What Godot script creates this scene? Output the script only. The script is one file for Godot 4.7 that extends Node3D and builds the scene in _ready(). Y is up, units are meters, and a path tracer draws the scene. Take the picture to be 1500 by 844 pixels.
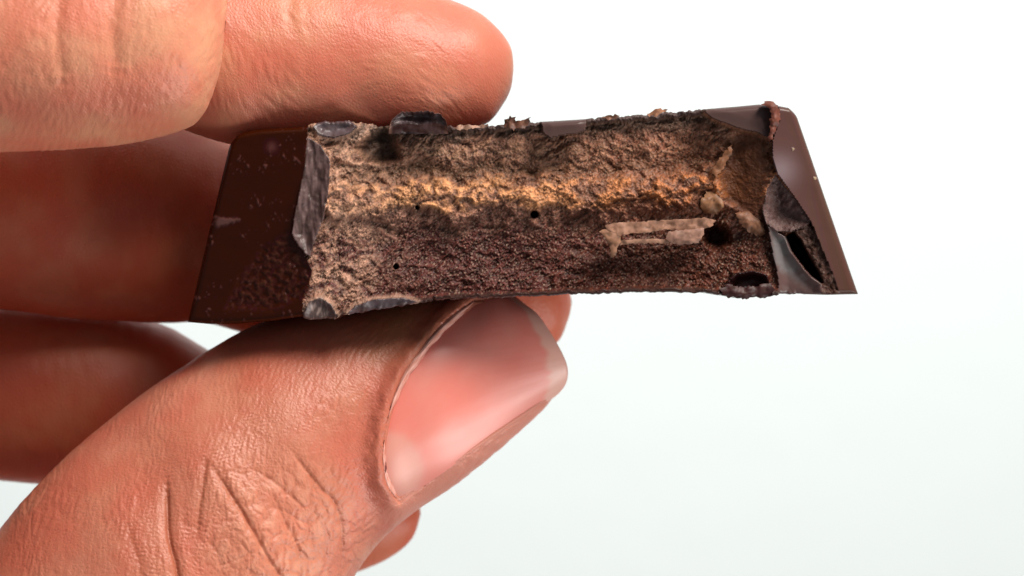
extends Node3D
# A hand pinching a broken piece of filled chocolate in front of a white wall.
# Control points are measured on the photograph (source pixels) and set out at their own depth in millimetres.

const MM := 80.0 / 1500.0      # millimetres per photograph pixel in the plane z = 0
const DIST := 190.0            # camera to the plane z = 0, mm

var noise_a := FastNoiseLite.new()
var noise_b := FastNoiseLite.new()
var noise_c := FastNoiseLite.new()
var noise_cell := FastNoiseLite.new()
var noise_cell2 := FastNoiseLite.new()
var noise_ridge := FastNoiseLite.new()

var thumb_creases := []
var index_creases := []
var nail_outline := PackedVector2Array()

# gathered geometry of the hand (one mesh)
var hv := PackedVector3Array()
var hn := PackedVector3Array()
var hc := PackedColorArray()
var hu := PackedVector2Array()
var hi := PackedInt32Array()


func _ready() -> void:
	# ---------- camera, surroundings, light ----------
	var cam := Camera3D.new()
	cam.name = "camera"
	cam.position = Vector3(0, 0, DIST * 0.001)
	cam.fov = rad_to_deg(2.0 * atan(422.0 * MM / DIST))
	cam.near = 0.01
	cam.far = 20.0
	add_child(cam)
	cam.current = true
	var env := Environment.new()
	env.background_mode = Environment.BG_COLOR
	env.background_color = Color(0.62, 0.64, 0.66)
	env.background_energy_multiplier = 0.55
	env.tonemap_mode = Environment.TONE_MAPPER_LINEAR
	env.tonemap_exposure = 1.0
	env.sdfgi_enabled = true
	env.ssao_enabled = true
	env.ssil_enabled = true
	var we := WorldEnvironment.new()
	we.name = "surroundings"
	we.environment = env
	var lens := CameraAttributesPhysical.new()      # a little blur on the fingers behind
	lens.frustum_focal_length = 50.0
	lens.frustum_focus_distance = (DIST - 1.0) * 0.001
	lens.exposure_aperture = 22.0
	we.camera_attributes = lens
	add_child(we)
	lamp("window_light", Vector3(0.22, 0.35, 0.22), Vector3(-0.01, 0, 0), Vector2(0.28, 0.18), 0.44, Color(1.0, 0.965, 0.93))
	lamp("table_light", Vector3(0.16, -0.15, 0.045), Vector3(0.0, -0.012, 0.0), Vector2(0.16, 0.09), 0.044, Color(1.0, 0.98, 0.96))
	lamp("wall_light", Vector3(-0.06, 0.34, -0.08), Vector3(-0.05, 0.20, -0.40), Vector2(0.7, 0.3), 0.17, Color(0.975, 1.0, 1.0))
	setup_noise()
	# ---------- the setting ----------
	build_wall()
	# ---------- the things ----------
	build_hand()
	build_chocolate()
	build_crumbs()


func lamp(called: String, from: Vector3, to: Vector3, size: Vector2, energy: float, tint: Color) -> void:
	var l := AreaLight3D.new()
	l.name = called
	l.area_size = size
	l.light_energy = energy
	l.light_color = tint
	l.area_range = 4.0
	l.area_attenuation = 2.0
	l.shadow_enabled = true
	add_child(l)
	l.look_at_from_position(from, to, Vector3.UP if absf((to - from).normalized().y) < 0.95 else Vector3.RIGHT)


func at(px: float, py: float, z: float) -> Vector3:
	var k := (DIST - z) / DIST
	return Vector3((px - 750.0) * MM * k, (422.0 - py) * MM * k, z)


func setup_noise() -> void:
	for n in [noise_a, noise_b, noise_c]:
		n.noise_type = FastNoiseLite.TYPE_SIMPLEX_SMOOTH
		n.frequency = 1.0
	noise_a.seed = 11
	noise_a.fractal_type = FastNoiseLite.FRACTAL_FBM
	noise_a.fractal_octaves = 3
	noise_b.seed = 23
	noise_b.fractal_type = FastNoiseLite.FRACTAL_NONE
	noise_c.seed = 37
	noise_c.fractal_type = FastNoiseLite.FRACTAL_FBM
	noise_c.fractal_octaves = 4
	for n in [noise_cell, noise_cell2]:
		n.noise_type = FastNoiseLite.TYPE_CELLULAR
		n.frequency = 1.0
		n.fractal_type = FastNoiseLite.FRACTAL_NONE
		n.cellular_return_type = FastNoiseLite.RETURN_DISTANCE2_SUB
	noise_cell.seed = 5
	noise_cell2.seed = 7
	noise_cell2.cellular_return_type = FastNoiseLite.RETURN_DISTANCE
	noise_ridge.seed = 9
	noise_ridge.noise_type = FastNoiseLite.TYPE_SIMPLEX_SMOOTH
	noise_ridge.frequency = 1.0
	noise_ridge.fractal_type = FastNoiseLite.FRACTAL_RIDGED
	noise_ridge.fractal_octaves = 2


# ---------- small geometry helpers ----------
func cr(a: PackedVector2Array, s: float) -> Vector2:
	var n := a.size()
	var i := clampi(int(floor(s)), 0, n - 2)
	var t := s - i
	var p0 := a[maxi(i - 1, 0)]
	var p3 := a[mini(i + 2, n - 1)]
	return a[i].cubic_interpolate(a[i + 1], p0, p3, t)


func crf(a: PackedFloat32Array, s: float) -> float:
	var n := a.size()
	var i := clampi(int(floor(s)), 0, n - 2)
	return cubic_interpolate(a[i], a[i + 1], a[maxi(i - 1, 0)], a[mini(i + 2, n - 1)], s - i)


func seg_dist(p: Vector2, a: Vector2, b: Vector2) -> float:
	var ab := b - a
	var t := clampf((p - a).dot(ab) / maxf(ab.length_squared(), 1e-6), 0.0, 1.0)
	return p.distance_to(a + ab * t)


func poly_sdf(p: Vector2, poly: PackedVector2Array) -> float:   # > 0 inside
	var d := 1e9
	var n := poly.size()
	for i in n:
		d = minf(d, seg_dist(p, poly[i], poly[(i + 1) % n]))
	return d if Geometry2D.is_point_in_polygon(p, poly) else -d


func polyline(a: Array) -> PackedVector2Array:
	var out := PackedVector2Array()
	for i in range(0, a.size(), 2):
		out.append(Vector2(a[i], a[i + 1]))
	return out


func smooth_line(pts: PackedVector2Array, per: int) -> PackedVector2Array:
	var out := PackedVector2Array()
	for i in pts.size() - 1:
		for k in per:
			out.append(cr(pts, i + float(k) / per))
	out.append(pts[pts.size() - 1])
	return out


func crease(a: Array, depth: float, width: float) -> Dictionary:
	var line := smooth_line(polyline(a), 3)
	var r := Rect2(line[0], Vector2.ZERO)
	for p in line:
		r = r.expand(p)
	return {"line": line, "depth": depth, "width": width, "box": r.grow(width * 9.0)}


func crease_depth(list: Array, p: Vector2) -> float:
	var out := 0.0
	for c in list:
		var box: Rect2 = c.box
		if not box.has_point(p):
			continue
		var line: PackedVector2Array = c.line
		var best := 1e9
		var where := 0
		for i in line.size() - 1:
			var d := seg_dist(p, line[i], line[i + 1])
			if d < best:
				best = d
				where = i
		var w: float = c.width
		if best > w * 9.0:
			continue
		var along := float(where) / maxf(1.0, line.size() - 2)
		var fade := smoothstep(0.0, 0.22, along) * (1.0 - 0.8 * smoothstep(0.8, 1.0, along))
		var q := best / w
		out += float(c.depth) * fade * (-0.62 * exp(-q * q) - 0.28 * exp(-q * q * 0.12) + 0.10 * exp(-(q - 5.0) * (q - 5.0) * 0.25))
	return out


func thing(called: String, label: String, category: String, where := Vector3.ZERO) -> Node3D:
	var o := Node3D.new()
	o.name = called
	o.position = where
	o.set_meta("label", label)
	o.set_meta("category", category)
	add_child(o, true)
	return o


func part(called: String, mesh: Mesh, m: Material, parent: Node) -> MeshInstance3D:
	var o := MeshInstance3D.new()
	o.name = called
	o.mesh = mesh
	o.material_override = m
	parent.add_child(o, true)
	return o


func array_mesh(v: PackedVector3Array, n: PackedVector3Array, c: PackedColorArray, u: PackedVector2Array, idx: PackedInt32Array) -> ArrayMesh:
	var a := []
	a.resize(Mesh.ARRAY_MAX)
	a[Mesh.ARRAY_VERTEX] = v
	a[Mesh.ARRAY_NORMAL] = n
	if c.size():
		a[Mesh.ARRAY_COLOR] = c
	if u.size():
		a[Mesh.ARRAY_TEX_UV] = u
	a[Mesh.ARRAY_INDEX] = idx
	var m := ArrayMesh.new()
	m.add_surface_from_arrays(Mesh.PRIMITIVE_TRIANGLES, a)
	return m


func noise_texture(n: FastNoiseLite, size := 512) -> ImageTexture:
	return ImageTexture.create_from_image(n.get_seamless_image(size, size))


# ---------- the wall ----------
func build_wall() -> void:
	var m := StandardMaterial3D.new()
	m.albedo_color = Color(0.915, 0.945, 0.942)
	m.roughness = 0.9
	var n := FastNoiseLite.new()
	n.seed = 3
	n.frequency = 0.02
	n.fractal_octaves = 4
	m.heightmap_enabled = true
	m.heightmap_texture = noise_texture(n, 256)
	m.heightmap_scale = 0.02
	m.uv1_triplanar = true
	m.uv1_scale = Vector3.ONE * 6.0
	var b := BoxMesh.new()
	b.size = Vector3(3.0, 2.4, 0.1)
	var o := part("wall", b, m, self)
	o.position = Vector3(0, 0, -0.45)
	o.set_meta("kind", "structure")
	o.set_meta("label", "plain white wall behind the hand")


# ---------- the hand ----------
var real_u := PackedVector2Array()
var real_l := PackedVector2Array()
var nail_u := PackedVector2Array()
var nail_l := PackedVector2Array()
var thumb_z := PackedFloat32Array()
var thumb_r := PackedFloat32Array()


func flat(n: int, value: float) -> PackedFloat32Array:
	var a := PackedFloat32Array()
	a.resize(n)
	a.fill(value)
	return a


# Lofts a digit between two outlines and adds it to the hand's mesh. kind picks the skin relief.
func loft(u: PackedVector2Array, l: PackedVector2Array, zc: PackedFloat32Array, ratio: PackedFloat32Array, step: float, nf: int, nb: int, kind: String) -> void:
	var n := u.size()
	var table := PackedFloat32Array([0.0])
	var fine := 24
	var total := 0.0
	var pu := u[0]
	var pl := l[0]
	for i in range(1, (n - 1) * fine + 1):
		var s := float(i) / fine
		var qu := cr(u, s)
		var ql := cr(l, s)
		total += maxf(qu.distance_to(pu), ql.distance_to(pl))
		table.append(total)
		pu = qu
		pl = ql
	var rows := int(total / step) + 2
	var cols := nf + nb
	var pos := PackedVector3Array()
	pos.resize(rows * cols)
	var pix := PackedVector2Array()
	pix.resize(rows * cols)
	var fr := PackedFloat32Array()
	fr.resize(rows * cols)
	var uv := PackedVector2Array()
	uv.resize(rows * cols)
	var at_row := 0
	var ang := PackedFloat32Array()
	for j in cols:
		ang.append(PI * (j + 0.5) / nf if j < nf else PI + PI * (j - nf + 0.5) / nb)
	for r in rows:
		var want := total * r / (rows - 1)
		while at_row < table.size() - 2 and table[at_row + 1] < want:
			at_row += 1
		var s := (at_row + clampf((want - table[at_row]) / maxf(table[at_row + 1] - table[at_row], 1e-6), 0.0, 1.0)) / fine
		var a := cr(u, s)
		var b := cr(l, s)
		var c := (a + b) * 0.5
		var h := (a - b) * 0.5
		var z0 := crf(zc, s)
		var dz := crf(ratio, s) * h.length() * MM
		for j in cols:
			var q := c + h * cos(ang[j])
			var k := r * cols + j
			pos[k] = at(q.x, q.y, z0 + dz * sin(ang[j]))
			pix[k] = q
			fr[k] = sin(ang[j])
			uv[k] = Vector2(want * MM, h.length() * MM * ang[j])
	var nr := grid_normals(pos, rows, cols)
	# outwards?
	var mid := (rows / 2) * cols
	var centre := Vector3.ZERO
	for j in cols:
		centre += pos[mid + j] / cols
	var sign_out := 1.0 if nr[mid].dot(pos[mid] - centre) > 0.0 else -1.0
	for k in pos.size():
		pos[k] += nr[k] * sign_out * skin_relief(kind, pix[k], fr[k], uv[k], pos[k])
	nr = grid_normals(pos, rows, cols)
	var base := hv.size()
	for k in pos.size():
		hv.append(pos[k] * 0.001)
		hn.append(nr[k] * sign_out)
		hu.append(uv[k])
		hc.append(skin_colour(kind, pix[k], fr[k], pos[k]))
	for r in rows - 1:
		for j in cols:
			var k0 := base + r * cols + j
			var k1 := base + r * cols + (j + 1) % cols
			var k2 := k0 + cols
			var k3 := k1 + cols
			if sign_out < 0.0:
				hi.append_array(PackedInt32Array([k0, k1, k2, k1, k3, k2]))
			else:
				hi.append_array(PackedInt32Array([k0, k2, k1, k1, k2, k3]))


func grid_normals(pos: PackedVector3Array, rows: int, cols: int) -> PackedVector3Array:
	var nr := PackedVector3Array()
	nr.resize(pos.size())
	for r in rows:
		var r0 := maxi(r - 1, 0) * cols
		var r1 := mini(r + 1, rows - 1) * cols
		for j in cols:
			var d1 := pos[r1 + j] - pos[r0 + j]
			var d2 := pos[r * cols + (j + 1) % cols] - pos[r * cols + (j + cols - 1) % cols]
			nr[r * cols + j] = d2.cross(d1).normalized()
	return nr


func skin_relief(kind: String, p: Vector2, front: float, uv: Vector2, w: Vector3) -> float:
	var d := 0.12 * noise_a.get_noise_3d(w.x * 0.12, w.y * 0.12, w.z * 0.12)
	if front < -0.35:
		return d
	var face := smoothstep(-0.35, 0.15, front)
	if kind == "thumb":
		# fold of skin round the nail, and the bed below it
		if p.x > 480.0:
			var e := poly_sdf(p, nail_outline)
			if e > 0.0:
				d -= 1.2 * smoothstep(3.0, 16.0, e)
				return d * face
			# the cuticle side stands higher than the lower side wall
			var up := smoothstep(700.0, 590.0, p.x + (p.y - 600.0) * 0.45)
			d += (0.04 + 0.40 * up) * exp(-pow((e + 8.0 + 2.5 * noise_b.get_noise_2d(p.x * 0.04, p.y * 0.04)) / 12.0, 2.0))
			d -= 0.07 * exp(-pow((e + 34.0) / 11.0, 2.0)) * up
		d += crease_depth(thumb_creases, p)
		# fine lines: run steeply on the side, slanting with the nail fold nearer the nail
		var ang := deg_to_rad(lerpf(74.0, 46.0, smoothstep(130.0, 560.0, p.x)))
		var along := Vector2(cos(ang), -sin(ang))
		var ua := p.dot(along)
		var ub := p.dot(Vector2(-along.y, along.x)) + 7.0 * noise_b.get_noise_2d(p.x * 0.012, p.y * 0.012)
		var patchy := 0.65 + 0.5 * noise_b.get_noise_2d(p.x * 0.008 + 5.0, p.y * 0.008)
		var lit := patchy * (0.25 + 0.75 * smoothstep(520.0, 700.0, p.y + 0.22 * p.x))
		var lines := noise_cell.get_noise_2d(ub * 0.105, ua * 0.030)
		d += 0.050 * lit * smoothstep(-1.0, -0.35, lines)
		d += 0.026 * lit * noise_b.get_noise_2d(ub * 0.19, ua * 0.035)
		d += 0.014 * noise_b.get_noise_2d(ua * 0.11 + 40.0, ub * 0.05) * lit
		# net of wrinkles over the knuckle
		var net := exp(-pow(p.distance_to(Vector2(412, 790)) / 108.0, 2.0))
		if net > 0.03:
			d += net * 0.085 * smoothstep(-1.0, -0.72, wrinkle_net(p))
			d += net * 0.045 * smoothstep(-1.0, -0.65, noise_cell.get_noise_2d(p.x * 0.105 - 9.0, p.y * 0.075))
	elif kind == "index_tip" or kind == "index_base":
		d += crease_depth(index_creases, p)
		var ang2 := deg_to_rad(lerpf(104.0, 132.0, smoothstep(330.0, 640.0, p.x))) if kind == "index_tip" else deg_to_rad(68.0)
		var al := Vector2(cos(ang2), -sin(ang2))
		var va := p.dot(al)
		var vb := p.dot(Vector2(-al.y, al.x)) + 6.0 * noise_b.get_noise_2d(p.x * 0.011, p.y * 0.011)
		var fade := 1.0 - 0.75 * smoothstep(640.0, 730.0, p.x)
		var some := 0.6 + 0.6 * noise_b.get_noise_2d(p.x * 0.010, p.y * 0.014 + 9.0)
		if kind == "index_tip":
			d += 0.045 * fade * some * smoothstep(-1.0, -0.3, noise_cell.get_noise_2d(vb * 0.085, va * 0.020))
			d += 0.016 * fade * some * noise_b.get_noise_2d(vb * 0.17, va * 0.03)
		else:
			d += 0.055 * some * smoothstep(-1.0, -0.3, noise_cell.get_noise_2d(vb * 0.070, va * 0.032))
			d += 0.022 * noise_b.get_noise_2d(vb * 0.16, va * 0.05)
	else:
		d += 0.035 * noise_cell.get_noise_2d(p.x * 0.06, p.y * 0.02)
	return d * face


func wrinkle_net(p: Vector2) -> float:
	var q := p + Vector2(10.0 * noise_b.get_noise_2d(p.x * 0.03, p.y * 0.03), 10.0 * noise_b.get_noise_2d(p.y * 0.03 + 40.0, p.x * 0.03))
	return noise_cell.get_noise_2d((q.x + q.y * 0.3) * 0.046 + 3.0, (q.y - q.x * 0.2) * 0.032)


func skin_colour(kind: String, p: Vector2, front: float, w: Vector3) -> Color:
	var base := Color(0.53, 0.130, 0.064)
	var blush := Color(0.53, 0.118, 0.060)
	var pale := Color(0.58, 0.195, 0.098)
	var n := noise_a.get_noise_3d(w.x * 0.16 + 7.0, w.y * 0.16, w.z * 0.16)
	var fine := noise_a.get_noise_3d(w.x * 0.9, w.y * 0.9 + 31.0, w.z * 0.9)
	var c := base.lerp(blush, clampf(0.35 + n * 1.4, 0.0, 1.0)).lerp(pale, clampf(-n * 1.2 + fine * 0.3, 0.0, 0.8))
	if kind == "finger":
		c = Color(0.48, 0.108, 0.050).lerp(Color(0.47, 0.088, 0.042), clampf(0.35 + n * 1.4, 0.0, 1.0)).lerp(Color(0.50, 0.145, 0.075), clampf(-n * 1.2, 0.0, 0.7))
	elif kind == "palm":
		c = Color(0.48, 0.142, 0.078).lerp(Color(0.49, 0.118, 0.066), clampf(0.35 + n * 1.4, 0.0, 1.0))
	elif kind == "thumb":     # the back of the hand is browner than the palm side
		c = Color(0.44, 0.140, 0.084).lerp(Color(0.45, 0.118, 0.072), clampf(0.35 + n * 1.4, 0.0, 1.0)).lerp(Color(0.48, 0.180, 0.110), clampf(-n * 1.2 + fine * 0.3, 0.0, 0.8))
	elif kind == "index_base":
		c = Color(0.58, 0.235, 0.140).lerp(Color(0.58, 0.178, 0.108), clampf(0.35 + n * 1.4, 0.0, 1.0)).lerp(Color(0.61, 0.285, 0.165), clampf(-n * 1.2 + fine * 0.3, 0.0, 0.8))
	elif kind == "index_tip":
		c = Color(0.50, 0.180, 0.105).lerp(Color(0.50, 0.140, 0.085), clampf(0.35 + n * 1.4, 0.0, 1.0)).lerp(Color(0.54, 0.225, 0.125), clampf(-n * 1.2 + fine * 0.3, 0.0, 0.8))
	if kind == "thumb":
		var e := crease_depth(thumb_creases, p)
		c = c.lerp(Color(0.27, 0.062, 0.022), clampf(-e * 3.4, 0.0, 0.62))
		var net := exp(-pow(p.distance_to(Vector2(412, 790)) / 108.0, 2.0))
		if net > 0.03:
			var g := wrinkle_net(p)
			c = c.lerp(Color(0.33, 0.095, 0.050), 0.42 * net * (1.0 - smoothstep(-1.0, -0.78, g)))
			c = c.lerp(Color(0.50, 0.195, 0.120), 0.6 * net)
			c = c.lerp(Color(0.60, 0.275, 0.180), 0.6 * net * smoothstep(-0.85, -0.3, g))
		c = c.lerp(Color(0.46, 0.185, 0.075), 0.6 * exp(-pow(p.distance_to(Vector2(590, 470)) / 60.0, 2.0)))
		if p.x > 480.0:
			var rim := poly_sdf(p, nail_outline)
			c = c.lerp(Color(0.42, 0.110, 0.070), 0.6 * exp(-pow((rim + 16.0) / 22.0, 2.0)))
			# thin pale skin along the lower side of the nail
			c = c.lerp(Color(0.58, 0.220, 0.155), 0.8 * smoothstep(-40.0, -6.0, rim) * smoothstep(690.0, 760.0, p.y + (p.x - 590.0) * 0.78))
	elif kind.begins_with("index"):
		var e2 := crease_depth(index_creases, p)
		c = c.lerp(Color(0.46, 0.16, 0.085), clampf(-e2 * 1.2, 0.0, 0.5))
	if kind == "index_base":
		c = c.lerp(Color(0.48, 0.142, 0.078), smoothstep(-20.0, -260.0, p.x))
	if kind == "index_tip":
		c = c.lerp(Color(0.50, 0.155, 0.10), 0.4 * smoothstep(380.0, 640.0, p.x))
	return c


func build_hand() -> void:
	var hand := thing("hand", "hand pinching the broken chocolate between thumb and index finger", "hand")
	# thumb: the tip first
	real_u = polyline([818, 541, 800, 480, 750, 432, 690, 418, 620, 424, 540, 440, 450, 455, 372, 477, 300, 517, 235, 558, 165, 610, 100, 665, 50, 715, 0, 775, -80, 880, -150, 1010, -190, 1140, -180, 1230])
	real_l = polyline([818, 548, 806, 588, 765, 628, 715, 672, 665, 712, 605, 752, 553, 796, 515, 850, 490, 900, 462, 960, 425, 1020, 380, 1075, 320, 1130, 260, 1190, 180, 1270, 80, 1370, -30, 1410, -110, 1380])
	nail_u = polyline([900, 395, 840, 402, 770, 410, 690, 418])
	nail_l = polyline([950, 480, 880, 540, 805, 597, 730, 660])
	nail_u.append_array(real_u.slice(4))
	nail_l.append_array(real_l.slice(4))
	thumb_z = PackedFloat32Array([-11.2, -11.2, -11.0, -10.7, -10.4, -10.2, -9.8, -9.3, -8.6, -7.7, -7.3, -6.2, -5.4, -4.6, -3.6, -3.0, -2.6, -2.6])
	thumb_r = PackedFloat32Array([0.8, 0.8, 0.82, 0.85, 0.86, 0.86, 0.85, 0.84, 0.82, 0.8, 0.8, 0.8, 0.8, 0.8, 0.8, 0.8, 0.8, 0.8])
	thumb_creases = [
		crease([243, 690, 244, 718, 245, 747, 248, 790, 257, 822, 261, 844, 268, 890, 280, 930], 0.340, 3.06),
		crease([303, 665, 301, 681, 298, 705, 293, 740, 290, 769, 287, 790], 0.170, 2.72),
		crease([306, 676, 318, 694, 339, 726, 361, 761, 379, 793, 395, 822, 411, 844, 432, 880, 440, 920], 0.306, 3.06),
		crease([366, 684, 379, 692, 406, 710, 424, 726, 440, 742], 0.111, 2.38),
		crease([398, 722, 406, 739, 422, 774, 438, 806, 440, 844, 445, 890], 0.170, 2.58),
		crease([425, 655, 432, 668, 451, 692, 472, 718, 485, 729, 496, 753, 501, 779, 501, 811, 496, 850], 0.187, 2.72),
		crease([318, 832, 329, 827, 358, 816, 377, 803], 0.093, 2.04),
		crease([406, 739, 392, 758, 380, 778], 0.085, 2.04),
		crease([412, 742, 430, 758, 450, 766, 472, 748], 0.085, 2.04),
		crease([360, 850, 372, 828, 378, 812], 0.076, 2.04),
		crease([455, 742, 470, 770, 476, 800, 474, 840], 0.076, 2.18),
		crease([322, 700, 338, 690, 356, 694, 372, 690], 0.07, 2.4),
		crease([352, 748, 372, 738, 392, 744, 408, 738], 0.07, 2.2),
		crease([384, 800, 402, 786, 424, 780], 0.08, 2.2),
		crease([428, 806, 446, 792, 466, 790, 482, 776], 0.08, 2.4),
		crease([440, 700, 428, 716, 420, 730], 0.06, 2.0),
		crease([452, 694, 462, 720, 476, 742, 478, 762], 0.07, 2.2),
		crease([300, 790, 316, 806, 330, 840], 0.08, 2.6),
		crease([262, 760, 276, 772, 290, 770], 0.06, 2.4),
		crease([400, 830, 416, 820, 436, 822, 452, 812], 0.08, 2.4),
		crease([186, 760, 192, 790, 205, 830, 214, 880], 0.10, 5.0),
	]
	var cut := polyline([695, 440, 655, 470, 620, 510, 592, 550, 572, 595, 562, 640, 560, 680, 567, 712, 584, 737])
	var free := polyline([752, 436, 785, 458, 808, 490, 822, 514, 830, 533, 832, 548, 829, 562, 820, 575, 808, 585])
	for i in 33:
		nail_outline.append(cr(cut, i * 8.0 / 32.0))
	for i in 17:
		nail_outline.append(cr(free, 8.0 - i * 0.5))
	loft(real_u, real_l, thumb_z, thumb_r, 2.0, 220, 40, "thumb")
	# index finger: the near segment and the far segment that its joint folds over
	index_creases = [
		crease([92, -60, 88, 0, 84, 40, 88, 90, 92, 140], 0.20, 9.0),
		crease([176, -60, 170, 0, 164, 40, 168, 80, 166, 120], 0.24, 10.0),
		crease([205, 158, 230, 148, 252, 140], 0.06, 4.0),
		crease([430, -40, 426, 0, 424, 30, 428, 60], 0.10, 8.0),
	]
	loft(polyline([331, 20, 334, -40, 310, -105, 250, -125, 150, -125, 0, -120, -150, -118, -290, -85, -380, -10, -430, 50]),
		polyline([329, 48, 320, 112, 294, 172, 255, 195, 180, 211, 90, 219, -60, 226, -200, 232, -330, 215, -400, 160, -440, 100]),
		PackedFloat32Array([1.5, 1.5, 2.2, 3, 3.6, 4.2, 4.2, 3.2, 2.2, 2.0]), PackedFloat32Array([0.7, 0.72, 0.8, 0.85, 0.88, 0.9, 0.9, 0.9, 0.9, 0.9]), 2.6, 130, 30, "index_base")
	loft(polyline([752, 96, 748, 68, 728, 40, 700, 17, 655, -3, 590, -25, 500, -50, 400, -70, 280, -80, 200, -80]),
		polyline([752, 104, 749, 128, 738, 152, 715, 180, 670, 197, 600, 204, 500, 208, 400, 212, 330, 211, 200, 165]),
		PackedFloat32Array([-8, -8, -8, -7.8, -7.5, -7, -6.8, -6.5, -6, -6]), PackedFloat32Array([0.85, 0.85, 0.88, 0.9, 0.92, 0.92, 0.92, 0.92, 0.9, 0.9]), 2.6, 130, 30, "index_tip")
	# middle finger behind the chocolate, ring finger behind the thumb
	loft(polyline([837, 440, 826, 390, 800, 345, 760, 310, 700, 285, 600, 262, 450, 235, 345, 205, 290, 180, 230, 165, 100, 160, 0, 165, -150, 170, -320, 180]),
		polyline([837, 446, 832, 470, 816, 502, 775, 520, 710, 528, 600, 522, 450, 505, 365, 491, 300, 474, 230, 474, 100, 466, 0, 453, -150, 440, -320, 445]),
		PackedFloat32Array([-20, -20, -20, -20, -20, -20.5, -20.5, -20, -19.2, -18, -15.4, -14.2, -14, -14.5]), flat(14, 0.9), 4.0, 80, 24, "finger")
	loft(polyline([616, 752, 612, 735, 590, 700, 550, 660, 480, 600, 400, 550, 310, 515, 240, 476, 150, 454, 0, 440, -150, 435, -320, 440]),
		polyline([615, 758, 606, 785, 585, 808, 550, 828, 490, 845, 400, 842, 300, 805, 210, 750, 110, 717, 0, 705, -150, 690, -320, 690]),
		PackedFloat32Array([-23, -23, -23, -23, -23.5, -24, -24, -23.5, -22, -20.5, -20, -20]), flat(12, 0.88), 4.0, 80, 24, "finger")
	build_palm()
	var skin := skin_material()
	part("palm_and_fingers", array_mesh(hv, hn, hc, hu, hi), skin, hand)
	build_nail(hand, cut, free)


func skin_material() -> StandardMaterial3D:
	var m := StandardMaterial3D.new()
	m.vertex_color_use_as_albedo = true
	m.roughness = 0.42
	m.metallic_specular = 0.42
	m.subsurf_scatter_enabled = true
	m.subsurf_scatter_strength = 0.11
	var n := FastNoiseLite.new()
	n.seed = 19
	n.noise_type = FastNoiseLite.TYPE_CELLULAR
	n.frequency = 0.06
	n.cellular_return_type = FastNoiseLite.RETURN_DISTANCE2_SUB
	m.heightmap_enabled = true
	m.heightmap_texture = noise_texture(n, 512)
	m.heightmap_scale = 0.003
	m.uv1_scale = Vector3(0.10, 0.10, 1)
	return m


# where the surface of the thumb (or of its nail, which runs on past the flesh) lies at a pixel
func thumb_front(p: Vector2, u: PackedVector2Array, l: PackedVector2Array) -> float:
	var lo := 0.0
	var hi_s := 9.0
	for i in 18:
		var s := (lo + hi_s) * 0.5
		var a := cr(u, s)
		var b := cr(l, s)
		if (b - a).cross(p - a) > 0.0:
			lo = s
		else:
			hi_s = s
	var sa := cr(u, lo)
	var sb := cr(l, lo)
	var h := (sa - sb) * 0.5
	var c := clampf((p - (sa + sb) * 0.5).dot(h) / h.length_squared(), -1.0, 1.0)
	return crf(thumb_z, lo) + crf(thumb_r, lo) * h.length() * MM * sqrt(1.0 - c * c)


func build_nail(hand: Node3D, cut: PackedVector2Array, free: PackedVector2Array) -> void:
	var na := 110
	var nb := 110
	var pos := PackedVector3Array()
	var col := PackedColorArray()
	for i in na + 1:
		for j in nb + 1:
			var a := float(i) / na
			var b := float(j) / nb
			var p := cr(cut, b * 8.0).lerp(cr(free, b * 8.0), a)
			var z := thumb_front(p, nail_u, nail_l)
			z -= 0.10 + 0.34 * exp(-a * 26.0) - 0.12 * smoothstep(0.75, 1.0, b)
			z -= 1.3 * a * a * a
			z += 0.0025 * noise_b.get_noise_2d(b * 26.0, a * 1.2) + 0.03 * noise_b.get_noise_2d(b * 4.0 + 5.0, a * 2.0)
			pos.append(at(p.x, p.y, z))
			var c := Color(0.72, 0.205, 0.160)
			c = c.lerp(Color(0.72, 0.240, 0.190), clampf(0.5 + noise_a.get_noise_2d(a * 3.0, b * 3.0), 0.0, 1.0))
			# pale half-moon at the root
			var moon := p.distance_to(Vector2(560, 690)) / 62.0
			c = c.lerp(Color(0.66, 0.34, 0.27), 0.6 * (1.0 - smoothstep(0.80, 1.12, moon + 0.04 * noise_b.get_noise_2d(p.x * 0.05, p.y * 0.05))))
			# free edge beyond the bed
			var tip := smoothstep(0.875, 0.925, a + 0.020 * noise_b.get_noise_1d(b * 9.0))
			c = c.lerp(Color(0.70, 0.41, 0.33), 0.75 * tip)
			col.append(c)
	# the plate's thickness at its free edge
	var rows := na + 1
	var under := 3
	for k in range(1, under + 1):
		for j in nb + 1:
			var q := pos[na * (nb + 1) + j]
			pos.append(q + Vector3(-0.02 * k * k, 0.015 * k * k, -0.16 * k))
			col.append(Color(0.55, 0.30, 0.22))
	rows += under
	var cols := nb + 1
	var nr := PackedVector3Array()
	var idx := PackedInt32Array()
	var v := PackedVector3Array()
	for r in rows:
		for j in cols:
			var d1 := pos[mini(r + 1, rows - 1) * cols + j] - pos[maxi(r - 1, 0) * cols + j]
			var d2 := pos[r * cols + mini(j + 1, cols - 1)] - pos[r * cols + maxi(j - 1, 0)]
			var n := d2.cross(d1).normalized()
			if n.z < 0.0:
				n = -n
			nr.append(n)
			v.append(pos[r * cols + j] * 0.001)
	for r in rows - 1:
		for j in cols - 1:
			var k := r * cols + j
			idx.append_array(PackedInt32Array([k, k + cols, k + 1, k + 1, k + cols, k + cols + 1]))
	var m := StandardMaterial3D.new()
	m.vertex_color_use_as_albedo = true
	m.roughness = 0.34
	m.metallic_specular = 0.5
	m.subsurf_scatter_enabled = true
	m.subsurf_scatter_strength = 0.05
	build_cuticle(hand, cut, free)
	part("thumbnail", array_mesh(v, nr, col, PackedVector2Array(), idx), m, hand)


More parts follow.
